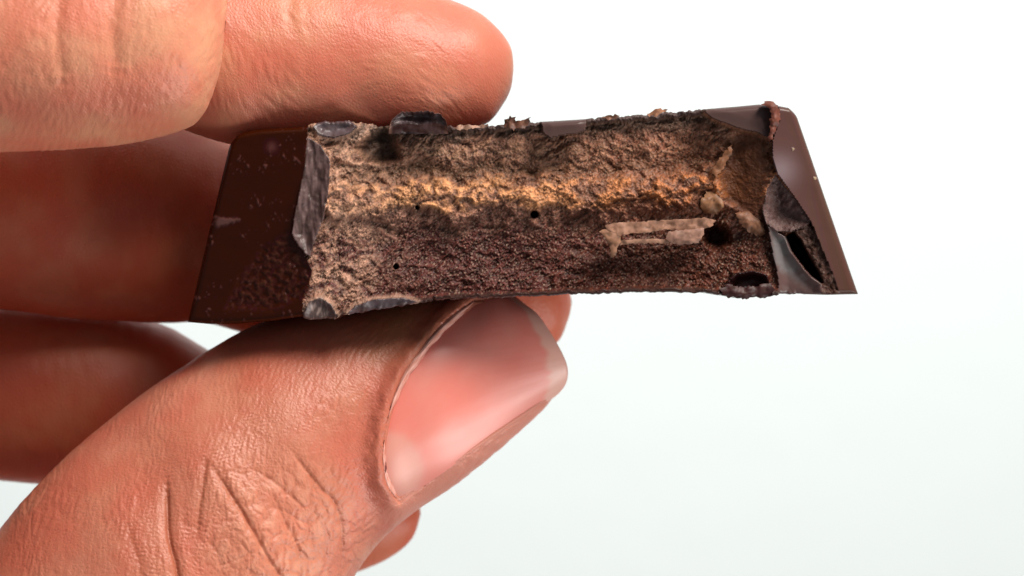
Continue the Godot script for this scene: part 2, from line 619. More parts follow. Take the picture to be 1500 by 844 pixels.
# dry whitish skin frayed along the fold at the root of the nail
func build_cuticle(hand: Node3D, cut: PackedVector2Array, free: PackedVector2Array) -> void:
	var m := StandardMaterial3D.new()
	m.vertex_color_use_as_albedo = true
	m.roughness = 0.45
	for run in [[0.0, 0.56, 22.0, 6.0], [0.64, 0.96, 4.0, 9.0]]:
		var nl := 120
		var nw := 10
		var pos := PackedVector3Array()
		var col := PackedColorArray()
		for i in nl + 1:
			var t := float(i) / nl
			var b := lerpf(run[0], run[1], t)
			var edge := cr(cut, b * 8.0)
			var dir := (cr(free, b * 8.0) - edge).normalized()
			var wide: float = lerpf(run[2], run[3], t) * (0.9 + 0.25 * noise_b.get_noise_1d(b * 13.0)) * smoothstep(0.0, 0.15, t) * smoothstep(1.0, 0.85, t)
			for j in nw + 1:
				var f := float(j) / nw
				var p := edge + dir * (wide * (f * 1.5 - 0.75) + 2.0)
				var z := thumb_front(p, nail_u, nail_l) + 0.10 + 0.24 * sin(PI * clampf(f, 0.02, 0.98)) * smoothstep(0.0, 6.0, wide) - 0.30 * (1.0 - sin(PI * f))
				z += 0.05 * noise_b.get_noise_2d(f * 5.0 + b * 6.0, b * 12.0)
				pos.append(at(p.x, p.y, z))
				var k := clampf(0.5 + 0.9 * noise_b.get_noise_2d(f * 6.0 + b * 10.0, b * 16.0), 0.0, 1.0)
				col.append(Color(0.48, 0.180, 0.125).lerp(Color(0.60, 0.33, 0.275), k))
		var nr := grid_normals(pos, nl + 1, nw + 1)
		var v := PackedVector3Array()
		var idx := PackedInt32Array()
		for i in nl + 1:
			for j in nw + 1:
				var k := i * (nw + 1) + j
				var d1 := pos[mini(i + 1, nl) * (nw + 1) + j] - pos[maxi(i - 1, 0) * (nw + 1) + j]
				var d2 := pos[i * (nw + 1) + mini(j + 1, nw)] - pos[i * (nw + 1) + maxi(j - 1, 0)]
				var n := d2.cross(d1).normalized()
				nr[k] = n if n.z > 0.0 else -n
				v.append(pos[k] * 0.001)
				if i < nl and j < nw:
					idx.append_array(PackedInt32Array([k, k + 1, k + nw + 1, k + 1, k + nw + 2, k + nw + 1]))
		part("cuticle", array_mesh(v, nr, col, PackedVector2Array(), idx), m, hand)


# palm, far ends of the fingers, thumb base and wrist: rounded bones joined smoothly and meshed as surface nets
func build_palm() -> void:
	var bones := []
	var add := func(x0, y0, z0, r0, x1, y1, z1, r1):
		bones.append([at(x0, y0, z0), at(x1, y1, z1), r0, r1])
	add.call(-200, 55, 3.6, 8.9, -860, 260, -6, 10.5)
	add.call(-200, 327, -14, 6.2, -900, 470, -16, 10.5)
	add.call(-200, 565, -20, 6.4, -880, 680, -24, 10)
	add.call(120, 1010, -30, 5.4, -300, 900, -28, 6.4)
	add.call(-300, 900, -28, 6.4, -820, 880, -30, 9.5)
	add.call(-860, 260, -8, 10.5, -1330, 1500, -12, 13)
	add.call(-900, 470, -16, 10.5, -1380, 1560, -16, 13)
	add.call(-880, 680, -24, 10, -1400, 1620, -20, 13)
	add.call(-820, 880, -30, 9.5, -1400, 1700, -22, 13)
	add.call(0, 1120, -3.2, 11.6, -330, 1430, -2, 12.5)
	add.call(-330, 1430, 0, 11.5, -1050, 1750, -8, 14)
	add.call(-330, 1430, -6, 7.0, -880, 320, -9, 9.0)
	add.call(-380, 1440, -7, 8.0, -960, 640, -12, 10.0)
	add.call(-480, 1500, -8, 9.0, -1050, 980, -14, 11.0)
	add.call(-560, 1080, -9, 5.0, -900, 760, -11, 8.0)
	add.call(-1050, 1750, -10, 14, -1420, 1720, -18, 17)
	add.call(-1420, 1720, -18, 18, -2300, 2500, -22, 24)
	var lo := Vector3.INF
	var up := -Vector3.INF
	for b in bones:
		for k in 2:
			var r: float = b[2 + k] + 4.0
			lo = lo.min(b[k] - Vector3.ONE * r)
			up = up.max(b[k] + Vector3.ONE * r)
	var cell := 2.4
	var size := Vector3i(((up - lo) / cell).ceil()) + Vector3i.ONE * 2
	var field := PackedFloat32Array()
	field.resize(size.x * size.y * size.z)
	field.fill(9.0)
	var ax := PackedVector3Array()
	var abx := PackedVector3Array()
	var inv := PackedFloat32Array()
	for b in bones:
		ax.append(b[0])
		abx.append(b[1] - b[0])
		inv.append(1.0 / (b[1] - b[0]).length_squared())
	for x in size.x:
		for y in size.y:
			for z in size.z:
				var p := lo + Vector3(x, y, z) * cell
				var sum := 0.0
				for i in ax.size():
					var pa := p - ax[i]
					var t := clampf(pa.dot(abx[i]) * inv[i], 0.0, 1.0)
					var d: float = (pa - abx[i] * t).length() - lerpf(bones[i][2], bones[i][3], t)
					if d < 16.0:
						sum += exp(-d * 0.55)
				field[(x * size.y + y) * size.z + z] = 9.0 if sum <= 0.0 else -log(sum) / 0.55
	var where := {}
	var base := hv.size()
	var sx := size.y * size.z
	for x in size.x - 1:
		for y in size.y - 1:
			for z in size.z - 1:
				var k := (x * size.y + y) * size.z + z
				var sum := Vector3.ZERO
				var count := 0
				var f := [field[k], field[k + sx], field[k + size.z], field[k + sx + size.z], field[k + 1], field[k + sx + 1], field[k + size.z + 1], field[k + sx + size.z + 1]]
				var neg := 0
				for q in f:
					neg += int(q < 0.0)
				if neg == 0 or neg == 8:
					continue
				for e in [[0, 1], [2, 3], [4, 5], [6, 7], [0, 2], [1, 3], [4, 6], [5, 7], [0, 4], [1, 5], [2, 6], [3, 7]]:
					var fa: float = f[e[0]]
					var fb: float = f[e[1]]
					if (fa < 0.0) != (fb < 0.0):
						var t := fa / (fa - fb)
						var pa := Vector3(e[0] & 1, (e[0] >> 1) & 1, e[0] >> 2)
						var pb := Vector3(e[1] & 1, (e[1] >> 1) & 1, e[1] >> 2)
						sum += pa.lerp(pb, t)
						count += 1
				where[k] = hv.size()
				var w := lo + (Vector3(x, y, z) + sum / count) * cell
				hv.append(w * 0.001)
				hn.append(Vector3(f[1] + f[3] + f[5] + f[7] - f[0] - f[2] - f[4] - f[6], f[2] + f[3] + f[6] + f[7] - f[0] - f[1] - f[4] - f[5], f[4] + f[5] + f[6] + f[7] - f[0] - f[1] - f[2] - f[3]).normalized())
				hc.append(skin_colour("palm", Vector2.ZERO, 0.0, w))
				hu.append(Vector2(w.x, w.y))
	for x in range(1, size.x - 1):
		for y in range(1, size.y - 1):
			for z in range(1, size.z - 1):
				var k := (x * size.y + y) * size.z + z
				var inside := field[k] < 0.0
				for axis in 3:
					var da: int = [sx, size.z, 1][axis]
					var d1: int = [size.z, 1, sx][axis]
					var d2: int = [1, sx, size.z][axis]
					if inside == (field[k + da] < 0.0):
						continue
					var q := [where.get(k, -1), where.get(k - d1, -1), where.get(k - d1 - d2, -1), where.get(k - d2, -1)]
					if q.min() < 0:
						continue
					if inside:
						hi.append_array(PackedInt32Array([q[0], q[2], q[1], q[0], q[3], q[2]]))
					else:
						hi.append_array(PackedInt32Array([q[0], q[1], q[2], q[0], q[2], q[3]]))


# ---------- the chocolate ----------
var top_edge := PackedVector2Array()
var bottom_edge := PackedVector2Array()
var zones := {}


func zone(called: String, a: Array) -> void:
	var poly := polyline(a)
	var r := Rect2(poly[0], Vector2.ZERO)
	for p in poly:
		r = r.expand(p)
	zones[called] = {"poly": poly, "box": r.grow(16.0)}


func inside(called: String, p: Vector2) -> float:   # pixels inside the zone's outline, negative outside
	var zn: Dictionary = zones[called]
	var box: Rect2 = zn.box
	if not box.has_point(p):
		return -16.0
	return poly_sdf(p, zn.poly)


func edge_at(e: PackedVector2Array, f: float) -> Vector2:
	var x := lerpf(e[0].x, e[e.size() - 1].x, f)
	for i in e.size() - 1:
		if x <= e[i + 1].x or i == e.size() - 2:
			return Vector2(x, lerpf(e[i].y, e[i + 1].y, clampf((x - e[i].x) / maxf(e[i + 1].x - e[i].x, 1e-3), 0.0, 1.0)))
	return e[0]


const CORE := 0
const SHELL := 1
const GLOSS := 2
const DARK := 3
const PIECES := 28      # 4 kinds of surface, up to 7 pieces of each: number = kind + 4 * piece


func build_chocolate() -> void:
	top_edge = polyline([340, 197, 352, 194, 380, 190, 445, 186, 460, 180, 500, 177, 540, 181, 562, 186, 640, 184, 668, 185, 720, 184, 780, 179, 850, 175, 900, 171, 960, 167, 1030, 160, 1080, 156, 1112, 153, 1140, 155, 1163, 158])
	bottom_edge = polyline([275, 472, 310, 475, 350, 474, 400, 470, 440, 464, 452, 468, 490, 467, 500, 462, 545, 455, 600, 446, 650, 439, 700, 437, 740, 436, 800, 433, 880, 430, 960, 428, 1020, 429, 1058, 432, 1085, 437, 1120, 434, 1140, 430, 1210, 432, 1257, 431])
	zone("left_facet", [330, 180, 452, 180, 450, 215, 446, 245, 436, 290, 429, 322, 427, 345, 436, 360, 448, 374, 458, 396, 452, 420, 444, 438, 444, 480, 260, 480])
	zone("left_grain", [330, 452, 352, 405, 385, 362, 420, 340, 444, 372, 454, 398, 444, 436, 400, 455])
	zone("left_rim", [450, 200, 470, 212, 484, 235, 482, 275, 474, 320, 462, 352, 455, 376, 448, 374, 436, 360, 427, 345, 429, 322, 436, 290, 446, 245])
	zone("top_right_shell", [1030, 150, 1128, 146, 1134, 160, 1132, 186, 1126, 202, 1108, 194, 1088, 190, 1066, 182, 1044, 174, 1034, 166])
	zone("top_shell", [790, 170, 860, 168, 858, 190, 846, 196, 826, 198, 806, 202, 796, 196])
	zone("right_facet", [1142, 140, 1180, 140, 1275, 445, 1232, 445, 1222, 408, 1204, 366, 1188, 326, 1164, 290, 1138, 254, 1131, 228, 1131, 206, 1138, 186])
	zone("right_mauve", [1136, 256, 1164, 290, 1188, 326, 1180, 332, 1158, 340, 1138, 340, 1122, 328, 1116, 306, 1124, 276])
	zone("right_smooth", [1124, 330, 1142, 342, 1153, 347, 1160, 368, 1180, 396, 1204, 416, 1204, 440, 1142, 440, 1138, 402, 1130, 366])
	zone("hole", [1152, 346, 1162, 341, 1172, 352, 1184, 376, 1198, 398, 1204, 413, 1190, 404, 1174, 384, 1160, 366])
	zone("right_rough", [1162, 340, 1184, 326, 1192, 336, 1206, 368, 1224, 408, 1234, 445, 1204, 445, 1204, 412, 1186, 376, 1172, 350])
	zone("right_wall", [1064, 200, 1100, 192, 1124, 204, 1128, 250, 1120, 285, 1116, 330, 1090, 316, 1060, 296, 1052, 260])
	zone("gloss_top", [458, 186, 468, 177, 490, 174, 515, 177, 524, 186, 510, 197, 488, 203, 466, 198])
	zone("gloss_bottom", [508, 460, 520, 448, 548, 438, 590, 436, 612, 442, 570, 456, 530, 466])
	zone("gloss_corner", [442, 462, 452, 442, 470, 436, 486, 446, 494, 462, 490, 475, 446, 475])
	zone("hollow_top", [540, 200, 560, 190, 578, 204, 584, 232, 560, 238, 536, 232, 524, 216])
	zone("hollow_right", [1034, 338, 1046, 330, 1062, 336, 1066, 352, 1052, 362, 1036, 356])
	zone("hollow_bottom", [1062, 434, 1066, 412, 1078, 400, 1104, 396, 1124, 402, 1132, 424, 1128, 440, 1064, 442])
	var ch := thing("chocolate", "broken piece of dark chocolate with a rough layered brown filling, held between the fingers", "chocolate")
	var nx := 620
	var ny := 190
	var cols := nx + 1
	var rows := ny + 1
	var pos := PackedVector3Array()
	var col := PackedColorArray()
	var cls := PackedByteArray()
	pos.resize(rows * cols)
	col.resize(rows * cols)
	cls.resize(rows * cols)
	for i in cols:
		var f := float(i) / nx
		var te := edge_at(top_edge, f)
		var be := edge_at(bottom_edge, f)
		var wob := 1.8 * noise_b.get_noise_1d(te.x * 0.06) + 1.2 * noise_b.get_noise_1d(te.x * 0.17)
		if te.x > 455.0 and te.x < 1030.0 and not (te.x > 790.0 and te.x < 862.0):
			te.y += wob
		if be.x > 440.0 and be.x < 1180.0:
			be.y += 0.7 * wob
		for r in rows:
			var t := float(r) / ny
			var p := te.lerp(be, t)
			p.x += 10.0 * pow(maxf(0.0, 1.0 - t / 0.08), 2.0) * maxf(0.0, 1.0 - f / 0.03) - 8.0 * pow(maxf(0.0, 1.0 - t / 0.06), 2.0) * maxf(0.0, 1.0 - (1.0 - f) / 0.03)
			var k := r * cols + i
			var got := surface(p, minf(t, 1.0 - t) * te.distance_to(be), minf(f, 1.0 - f) * 900.0)
			pos[k] = at(p.x, p.y, got[0])
			col[k] = got[1]
			cls[k] = got[2]
	# shared normals over the whole face, then one mesh for each kind of surface
	var nr := PackedVector3Array()
	nr.resize(rows * cols)
	for r in rows:
		for i in cols:
			var d1 := pos[mini(r + 1, rows - 1) * cols + i] - pos[maxi(r - 1, 0) * cols + i]
			var d2 := pos[r * cols + mini(i + 1, nx)] - pos[r * cols + maxi(i - 1, 0)]
			nr[r * cols + i] = d1.cross(d2).normalized()
	var mats := choc_materials()
	var names := ["filling", "shell", "glossy_break", "hollow"]
	for c in PIECES:
		var map := {}
		var v := PackedVector3Array()
		var n := PackedVector3Array()
		var cc := PackedColorArray()
		var uu := PackedVector2Array()
		var idx := PackedInt32Array()
		for r in ny:
			for i in nx:
				var k := r * cols + i
				if cls[k] != c:
					continue
				for q in [k, k + 1, k + cols, k + 1, k + cols + 1, k + cols]:
					if not map.has(q):
						map[q] = v.size()
						v.append(pos[q] * 0.001)
						n.append(nr[q])
						cc.append(col[q])
						uu.append(Vector2(pos[q].x, pos[q].y))
					idx.append(map[q])
		if idx.size():
			part(names[c % 4], array_mesh(v, n, cc, uu, idx), mats[c % 4], ch)
	# sides and back: the moulded body behind the broken face
	var bv := PackedVector3Array()
	var bi := PackedInt32Array()
	var ring := PackedInt32Array()
	for i in cols:
		ring.append(i)
	for r in range(1, rows):
		ring.append(r * cols + nx)
	for i in range(nx - 1, -1, -1):
		ring.append(ny * cols + i)
	for r in range(ny - 1, 0, -1):
		ring.append(r * cols)
	var mid := at(757, 315, 0)
	var levels := [[0.0, 1.0], [0.5, 1.0], [6.0, 0.985], [11.0, 0.96], [12.6, 0.94], [13.2, 0.90]]
	for lv in levels:
		for q in ring:
			var p := pos[q]
			var back: float = lv[0]
			var w := Vector3(mid.x + (p.x - mid.x) * lv[1], mid.y + (p.y - mid.y) * lv[1], lerpf(p.z, -back, smoothstep(0.0, 6.0, back)))
			if back == 0.5:
				w.z = p.z - 0.5
			bv.append(w * 0.001)
	var rn := ring.size()
	for lv in levels.size() - 1:
		for q in rn:
			var a := lv * rn + q
			var b := lv * rn + (q + 1) % rn
			bi.append_array(PackedInt32Array([a, a + rn, b, b, a + rn, b + rn]))
	var mid_k := bv.size()
	bv.append(Vector3(mid.x, mid.y, -13.2) * 0.001)
	for q in rn:
		bi.append_array(PackedInt32Array([(levels.size() - 1) * rn + q, mid_k, (levels.size() - 1) * rn + (q + 1) % rn]))
	var st := SurfaceTool.new()
	st.begin(Mesh.PRIMITIVE_TRIANGLES)
	for k in bi:
		st.set_color(Color(0.040, 0.013, 0.010))
		st.set_smooth_group(0)
		st.add_vertex(bv[k])
	st.index()
	st.generate_normals()
	part("moulded_body", st.commit(), mats[SHELL], ch)
	build_flakes(ch, mats)


func choc_materials() -> Array:
	var out := []
	for c in 4:
		var m := StandardMaterial3D.new()
		m.vertex_color_use_as_albedo = true
		m.roughness = [0.52, 0.27, 0.42, 0.5][c]
		m.metallic_specular = [0.36, 0.30, 0.48, 0.4][c]
		if c == 0:
			var n := FastNoiseLite.new()
			n.seed = 41
			n.noise_type = FastNoiseLite.TYPE_SIMPLEX_SMOOTH
			n.frequency = 0.05
			n.fractal_octaves = 3
			m.heightmap_enabled = true
			m.heightmap_texture = noise_texture(n, 512)
			m.heightmap_scale = 0.007
			m.uv1_scale = Vector3(0.14, 0.14, 1)
		out.append(m)
	return out


# depth in mm, colour and kind of the broken face at a pixel; edge: pixels from the top or bottom edge, side: from an end
func surface(p: Vector2, edge: float, side: float) -> Array:
	var kind := CORE
	var z := 0.0
	var c := Color.BLACK
	var n_big := noise_a.get_noise_2d(p.x * 0.010, p.y * 0.016)
	var n_mid := noise_a.get_noise_2d(p.x * 0.034 + 50.0, p.y * 0.040)
	var n_fine := noise_c.get_noise_2d(p.x * 0.085, p.y * 0.085 + 20.0)
	var lf := inside("left_facet", p)
	var lr := inside("left_rim", p)
	var rf := inside("right_facet", p)
	var shell_tone := Color(0.028, 0.0041, 0.0034)
	if lf > 0.0 and lr < 0.0:
		kind = SHELL
		z = -0.2 - (450.0 - p.x) * 0.012 - (p.y - 300.0) * 0.002
		c = shell_tone
		z += 0.05 * n_big
		var g := smoothstep(-6.0, 10.0, inside("left_grain", p))
		if g > 0.0:
			z += g * (-0.20 + 0.12 * n_fine + 0.08 * n_mid)
			c = c.lerp(Color(0.058, 0.018, 0.010), g * clampf(0.25 + 1.2 * n_fine + 0.6 * n_mid, 0.0, 1.0))
		# scuffs: short soft smears, thicker in places
		var where := smoothstep(-0.15, 0.35, noise_b.get_noise_2d(p.x * 0.016 + 3.0, p.y * 0.016))
		var smear := noise_b.get_noise_2d((p.x - 0.5 * p.y) * 0.11, (p.y + 0.5 * p.x) * 0.045) + 0.5 * noise_b.get_noise_2d(p.x * 0.2, p.y * 0.16)
		var sm := where * smoothstep(0.55, 1.15, smear)
		c = c.lerp(Color(0.12, 0.048, 0.038), 0.7 * sm)
		z += 0.06 * sm
		var chip := seg_dist(p, Vector2(322, 326), Vector2(350, 322)) - (6.5 - 0.16 * (p.x - 322.0)) - 2.5 * n_fine
		c = c.lerp(Color(0.11, 0.050, 0.044), 0.8 * smoothstep(2.5, -2.5, chip))
		z += 0.08 * smoothstep(1.5, -2.0, chip)
		c = c.lerp(Color(0.12, 0.045, 0.04), 0.6 * exp(-pow(p.distance_to(Vector2(398, 215)) / 7.0, 2.0)))
	elif rf > 0.0:
		kind = SHELL + 4
		z = 0.35 - (p.x - 1135.0) * 0.010 + 0.04 * n_big
		c = Color(0.085, 0.041, 0.036)
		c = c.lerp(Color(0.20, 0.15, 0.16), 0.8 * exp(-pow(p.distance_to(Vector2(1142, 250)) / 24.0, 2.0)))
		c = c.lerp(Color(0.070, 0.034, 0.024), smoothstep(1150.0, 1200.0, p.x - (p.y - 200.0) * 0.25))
		for d in [Vector3(1162, 219, 1.9), Vector3(1194, 261, 2.1)]:
			if p.distance_to(Vector2(d.x, d.y)) < d.z:
				c = Color(0.28, 0.20, 0.13)
				z += 0.06
	elif lr > 0.0:
		kind = GLOSS
		z = -0.15 - 0.25 * smoothstep(0.0, 16.0, lr) + 0.10 * noise_a.get_noise_2d(p.x * 0.10, p.y * 0.022) + 0.05 * n_fine
		c = Color(0.115, 0.068, 0.064).lerp(Color(0.050, 0.024, 0.023), clampf(0.5 + 1.4 * noise_b.get_noise_2d(p.x * 0.11, p.y * 0.03), 0.0, 1.0))
	else:
		# layered filling
		var bend := 9.0 * noise_b.get_noise_1d(p.x * 0.008) - (p.x - 700.0) * 0.030 * smoothstep(450.0, 1000.0, p.x)
		var wx := p.x + 7.0 * noise_b.get_noise_2d(p.x * 0.03, p.y * 0.03)
		var wy := p.y + 7.0 * noise_b.get_noise_2d(p.x * 0.03 + 90.0, p.y * 0.03)
		var y := wy - bend + 7.0 * n_mid
		var left := smoothstep(620.0, 480.0, p.x + 40.0 * n_mid)
		var right := smoothstep(760.0, 1010.0, p.x + 60.0 * n_mid)
		# torn shelves: noise cut into steps with soft risers
		var t1 := noise_a.get_noise_2d(wx * 0.021 + 9.0, wy * 0.034) * 4.5
		var shelf := (floorf(t1) + smoothstep(0.30, 0.75, t1 - floorf(t1))) / 4.5
		var t2 := noise_b.get_noise_2d(wx * 0.055, wy * 0.075 + 30.0) * 3.0
		var scale := (floorf(t2) + smoothstep(0.35, 0.8, t2 - floorf(t2))) / 3.0
		# scraped streaks rising to the right, and fine grain
		var sa := (wx * 0.80 - wy * 0.60)
		var sb := (wx * 0.60 + wy * 0.80)
		var streak := noise_b.get_noise_2d(sb * 0.15, sa * 0.050)
		var grain := noise_b.get_noise_2d(p.x * 0.21 + 11.0, p.y * 0.24)
		var low := smoothstep(306.0, 336.0, y)
		var gold_here := smoothstep(256.0, 272.0, y) * (1.0 - smoothstep(296.0, 318.0, y))
		var upper := Color(0.220, 0.112, 0.078)
		var gold := Color(0.500, 0.255, 0.122).lerp(Color(0.370, 0.150, 0.056), right)
		var grey := Color(0.195, 0.098, 0.073)
		var dark := Color(0.074, 0.023, 0.019)
		c = Color(0.120, 0.080, 0.062).lerp(upper, smoothstep(192.0, 212.0, y))
		c = c.lerp(Color(0.270, 0.165, 0.105), 0.7 * exp(-pow((y - 222.0) / 13.0, 2.0)) * clampf(0.7 + 1.2 * scale, 0.0, 1.0))
		c = c.lerp(Color(0.130, 0.074, 0.042), 0.75 * exp(-pow((y - 250.0) / 10.0, 2.0)))
		c = c.lerp(gold, gold_here * clampf(0.66 + 1.1 * shelf + 0.6 * scale + 0.9 * noise_b.get_noise_2d(p.x * 0.012 + 33.0, p.y * 0.02), 0.08, 1.0))
		c = c.lerp(grey, smoothstep(298.0, 318.0, y))
		c = c.lerp(dark, smoothstep(322.0, 352.0, y + 26.0 * shelf))
		c = c.lerp(Color(0.400, 0.238, 0.168), 0.80 * left * clampf(0.50 + 1.3 * shelf + 0.5 * scale, 0.0, 1.0))
		var red := Color(0.205, 0.070, 0.032)
		c = c.lerp(red, 0.55 * right * (1.0 - gold_here) * smoothstep(165.0, 215.0, p.y) * clampf(0.7 - 1.2 * scale, 0.2, 1.0))
		c = c.lerp(Color(0.075, 0.025, 0.016), 0.62 * right * smoothstep(318.0, 345.0, p.y))
		# relief: a scooped break with a ridge along the golden layer
		z = -0.9 - 1.5 * smoothstep(450.0, 600.0, p.x) * smoothstep(1130.0, 1000.0, p.x) + 0.35 * n_big
		z += 0.75 * exp(-pow((y - 286.0) / 26.0, 2.0)) - 0.30 * exp(-pow((y - 250.0) / 11.0, 2.0)) - 0.55 * low + 0.45 * smoothstep(360.0, 430.0, p.y)
		z += 0.27 * shelf * (1.0 - 0.5 * low) + 0.08 * scale * (1.0 - 0.3 * low)
		var waxy := smoothstep(-0.25, 0.30, noise_b.get_noise_2d(p.x * 0.016 + 15.0, p.y * 0.030))
		var grit := noise_b.get_noise_2d(p.x * 0.31 + 5.0 + 0.10 * p.y, p.y * 0.27 + 60.0) * (0.30 + 0.70 * waxy)
		z += (0.055 + 0.035 * low * (1.0 - waxy)) * streak + 0.040 * grain + (0.055 + 0.030 * low) * grit + 0.06 * n_fine + 0.26 * left * n_mid
		var tone := clampf(1.0 + (0.35 + 0.15 * low) * streak + 0.40 * grain + (0.50 + 0.3 * low) * grit + 0.4 * n_fine + 0.40 * scale, 0.42, 2.1)
		# the cocoa is redder away from the pale left end
		var warm := smoothstep(520.0, 900.0, p.x)
		c = Color(c.r * tone * (1.0 - 0.06 * warm), c.g * tone * (0.93 - 0.14 * warm), c.b * tone * (0.88 - 0.18 * warm))
		# pale grains
		var pale := noise_b.get_noise_2d(p.x * 0.26, p.y * 0.26 + 70.0)
		if pale > 0.50:
			c = c.lerp(Color(0.34, 0.23, 0.165), (0.55 + 0.2 * low) * smoothstep(0.50, 0.70, pale))
			z += 0.07 * smoothstep(0.55, 0.8, pale)
		# the cavity wall at the right
		var rw := smoothstep(-6.0, 12.0, inside("right_wall", p))
		if rw > 0.0:
			c = c.lerp(Color(0.090, 0.030, 0.013), 0.85 * rw)
			z = lerpf(z, -0.9 - 1.1 * smoothstep(1120.0, 1070.0, p.x) + 0.05 * n_fine + 0.16 * n_mid, rw)
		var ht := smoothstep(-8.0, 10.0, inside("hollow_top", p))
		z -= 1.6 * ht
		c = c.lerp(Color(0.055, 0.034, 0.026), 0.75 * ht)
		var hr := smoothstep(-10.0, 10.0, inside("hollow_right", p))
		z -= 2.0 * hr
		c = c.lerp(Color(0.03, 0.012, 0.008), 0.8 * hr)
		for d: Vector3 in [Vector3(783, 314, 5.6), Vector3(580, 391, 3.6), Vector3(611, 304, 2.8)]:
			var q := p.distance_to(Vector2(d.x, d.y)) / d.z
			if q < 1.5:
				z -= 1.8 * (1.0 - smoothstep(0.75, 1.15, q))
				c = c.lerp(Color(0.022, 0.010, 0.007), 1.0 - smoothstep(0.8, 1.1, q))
		# thin dark shell left along the top and bottom
		if edge < 11.0 and p.x > 640.0 and p.y < 250.0:
			c = c.lerp(Color(0.070, 0.042, 0.036), 1.0 - smoothstep(5.0, 11.0, edge + 4.0 * n_mid))
			z += 0.7 * (1.0 - smoothstep(4.0, 11.0, edge))
		if edge < 9.0 and p.y > 400.0:
			c = c.lerp(Color(0.045, 0.022, 0.018), 1.0 - smoothstep(4.0, 9.0, edge + 4.0 * n_mid))
			z += 1.2 * (1.0 - smoothstep(3.0, 10.0, edge))
		if p.y > 400.0 and p.x > 636.0 and p.x < 1062.0 and edge < 5.0 + 3.5 * n_mid + 2.0 * noise_b.get_noise_1d(p.x * 0.03):
			kind = SHELL + 16
			z = 0.05
			c = Color(0.050, 0.022, 0.018)
		var tr := inside("top_right_shell", p)
		var ts := inside("top_shell", p)
		if tr > 0.0 or ts > 0.0:
			kind = SHELL + (8 if tr > 0.0 else 12)
			z = -0.1 + 0.03 * n_big - 0.5 * smoothstep(20.0, 0.0, maxf(tr, ts)) * 0.3
			c = Color(0.085, 0.050, 0.044)
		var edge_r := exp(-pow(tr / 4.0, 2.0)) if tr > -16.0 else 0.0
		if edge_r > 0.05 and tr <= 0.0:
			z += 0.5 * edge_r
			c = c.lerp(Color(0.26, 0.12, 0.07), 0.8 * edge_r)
		for g in ["gloss_top", "gloss_bottom", "gloss_corner"]:
			var e := inside(g, p)
			if e > 0.0:
				kind = GLOSS + (4 if g == "gloss_top" else 8 if g == "gloss_bottom" else 12)
				z = -0.45 - 0.35 * smoothstep(0.0, 12.0, e) + 0.12 * n_mid
				if g == "gloss_corner":
					c = Color(0.075, 0.048, 0.045).lerp(Color(0.24, 0.17, 0.15), clampf(noise_b.get_noise_2d(p.x * 0.2, p.y * 0.06) * 2.0 - 0.4, 0.0, 1.0))
				else:
					c = Color(0.095, 0.070, 0.078).lerp(Color(0.05, 0.026, 0.024), clampf(0.3 + 1.5 * n_mid, 0.0, 1.0))
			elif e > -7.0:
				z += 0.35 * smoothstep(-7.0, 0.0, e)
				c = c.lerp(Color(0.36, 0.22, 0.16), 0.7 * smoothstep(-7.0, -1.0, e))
		var rm := inside("right_mauve", p)
		var rs := inside("right_smooth", p)
		var rr := inside("right_rough", p)
		var ho := inside("hole", p)
		if rm > 0.0:
			kind = CORE
			z = -0.5 - 0.9 * smoothstep(0.0, 26.0, rm) + 0.16 * n_fine + 0.12 * noise_a.get_noise_2d(p.x * 0.07, p.y * 0.03)
			c = Color(0.135, 0.082, 0.074).lerp(Color(0.075, 0.036, 0.032), clampf(0.5 + 1.3 * n_fine, 0.0, 1.0))
		elif rs > 0.0:
			kind = GLOSS + 16
			z = -0.6 - 0.5 * smoothstep(0.0, 16.0, rs) + 0.05 * n_mid
			c = Color(0.125, 0.112, 0.112).lerp(Color(0.085, 0.045, 0.040), clampf(smoothstep(378.0, 415.0, p.y + 10.0 * n_mid) + 0.8 * smoothstep(8.0, 0.0, rs) + 0.6 * n_mid, 0.0, 1.0))
		elif rr > 0.0:
			z = -0.7 + 0.22 * n_fine + 0.18 * n_mid
			c = Color(0.055, 0.022, 0.015).lerp(Color(0.10, 0.055, 0.040), clampf(n_fine * 1.5, 0.0, 1.0))
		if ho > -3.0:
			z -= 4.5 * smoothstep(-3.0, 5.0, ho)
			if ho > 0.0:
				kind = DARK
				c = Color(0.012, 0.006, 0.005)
		var hb := inside("hollow_bottom", p)
		if hb > 0.0:
			kind = SHELL + 20
			z = -0.5 - 0.9 * smoothstep(0.0, 14.0, hb) + 0.9 * smoothstep(420.0, 436.0, p.y) + 0.12 * n_mid
			c = Color(0.030, 0.008, 0.008)
	# rounded edges
	var e2 := minf(edge, side)
	var rad := 9.0 if kind != CORE else 5.0
	if e2 < rad:
		var q := 1.0 - e2 / rad
		z -= rad * MM * (1.0 - sqrt(maxf(0.0, 1.0 - q * q)))
	return [z, c, kind]


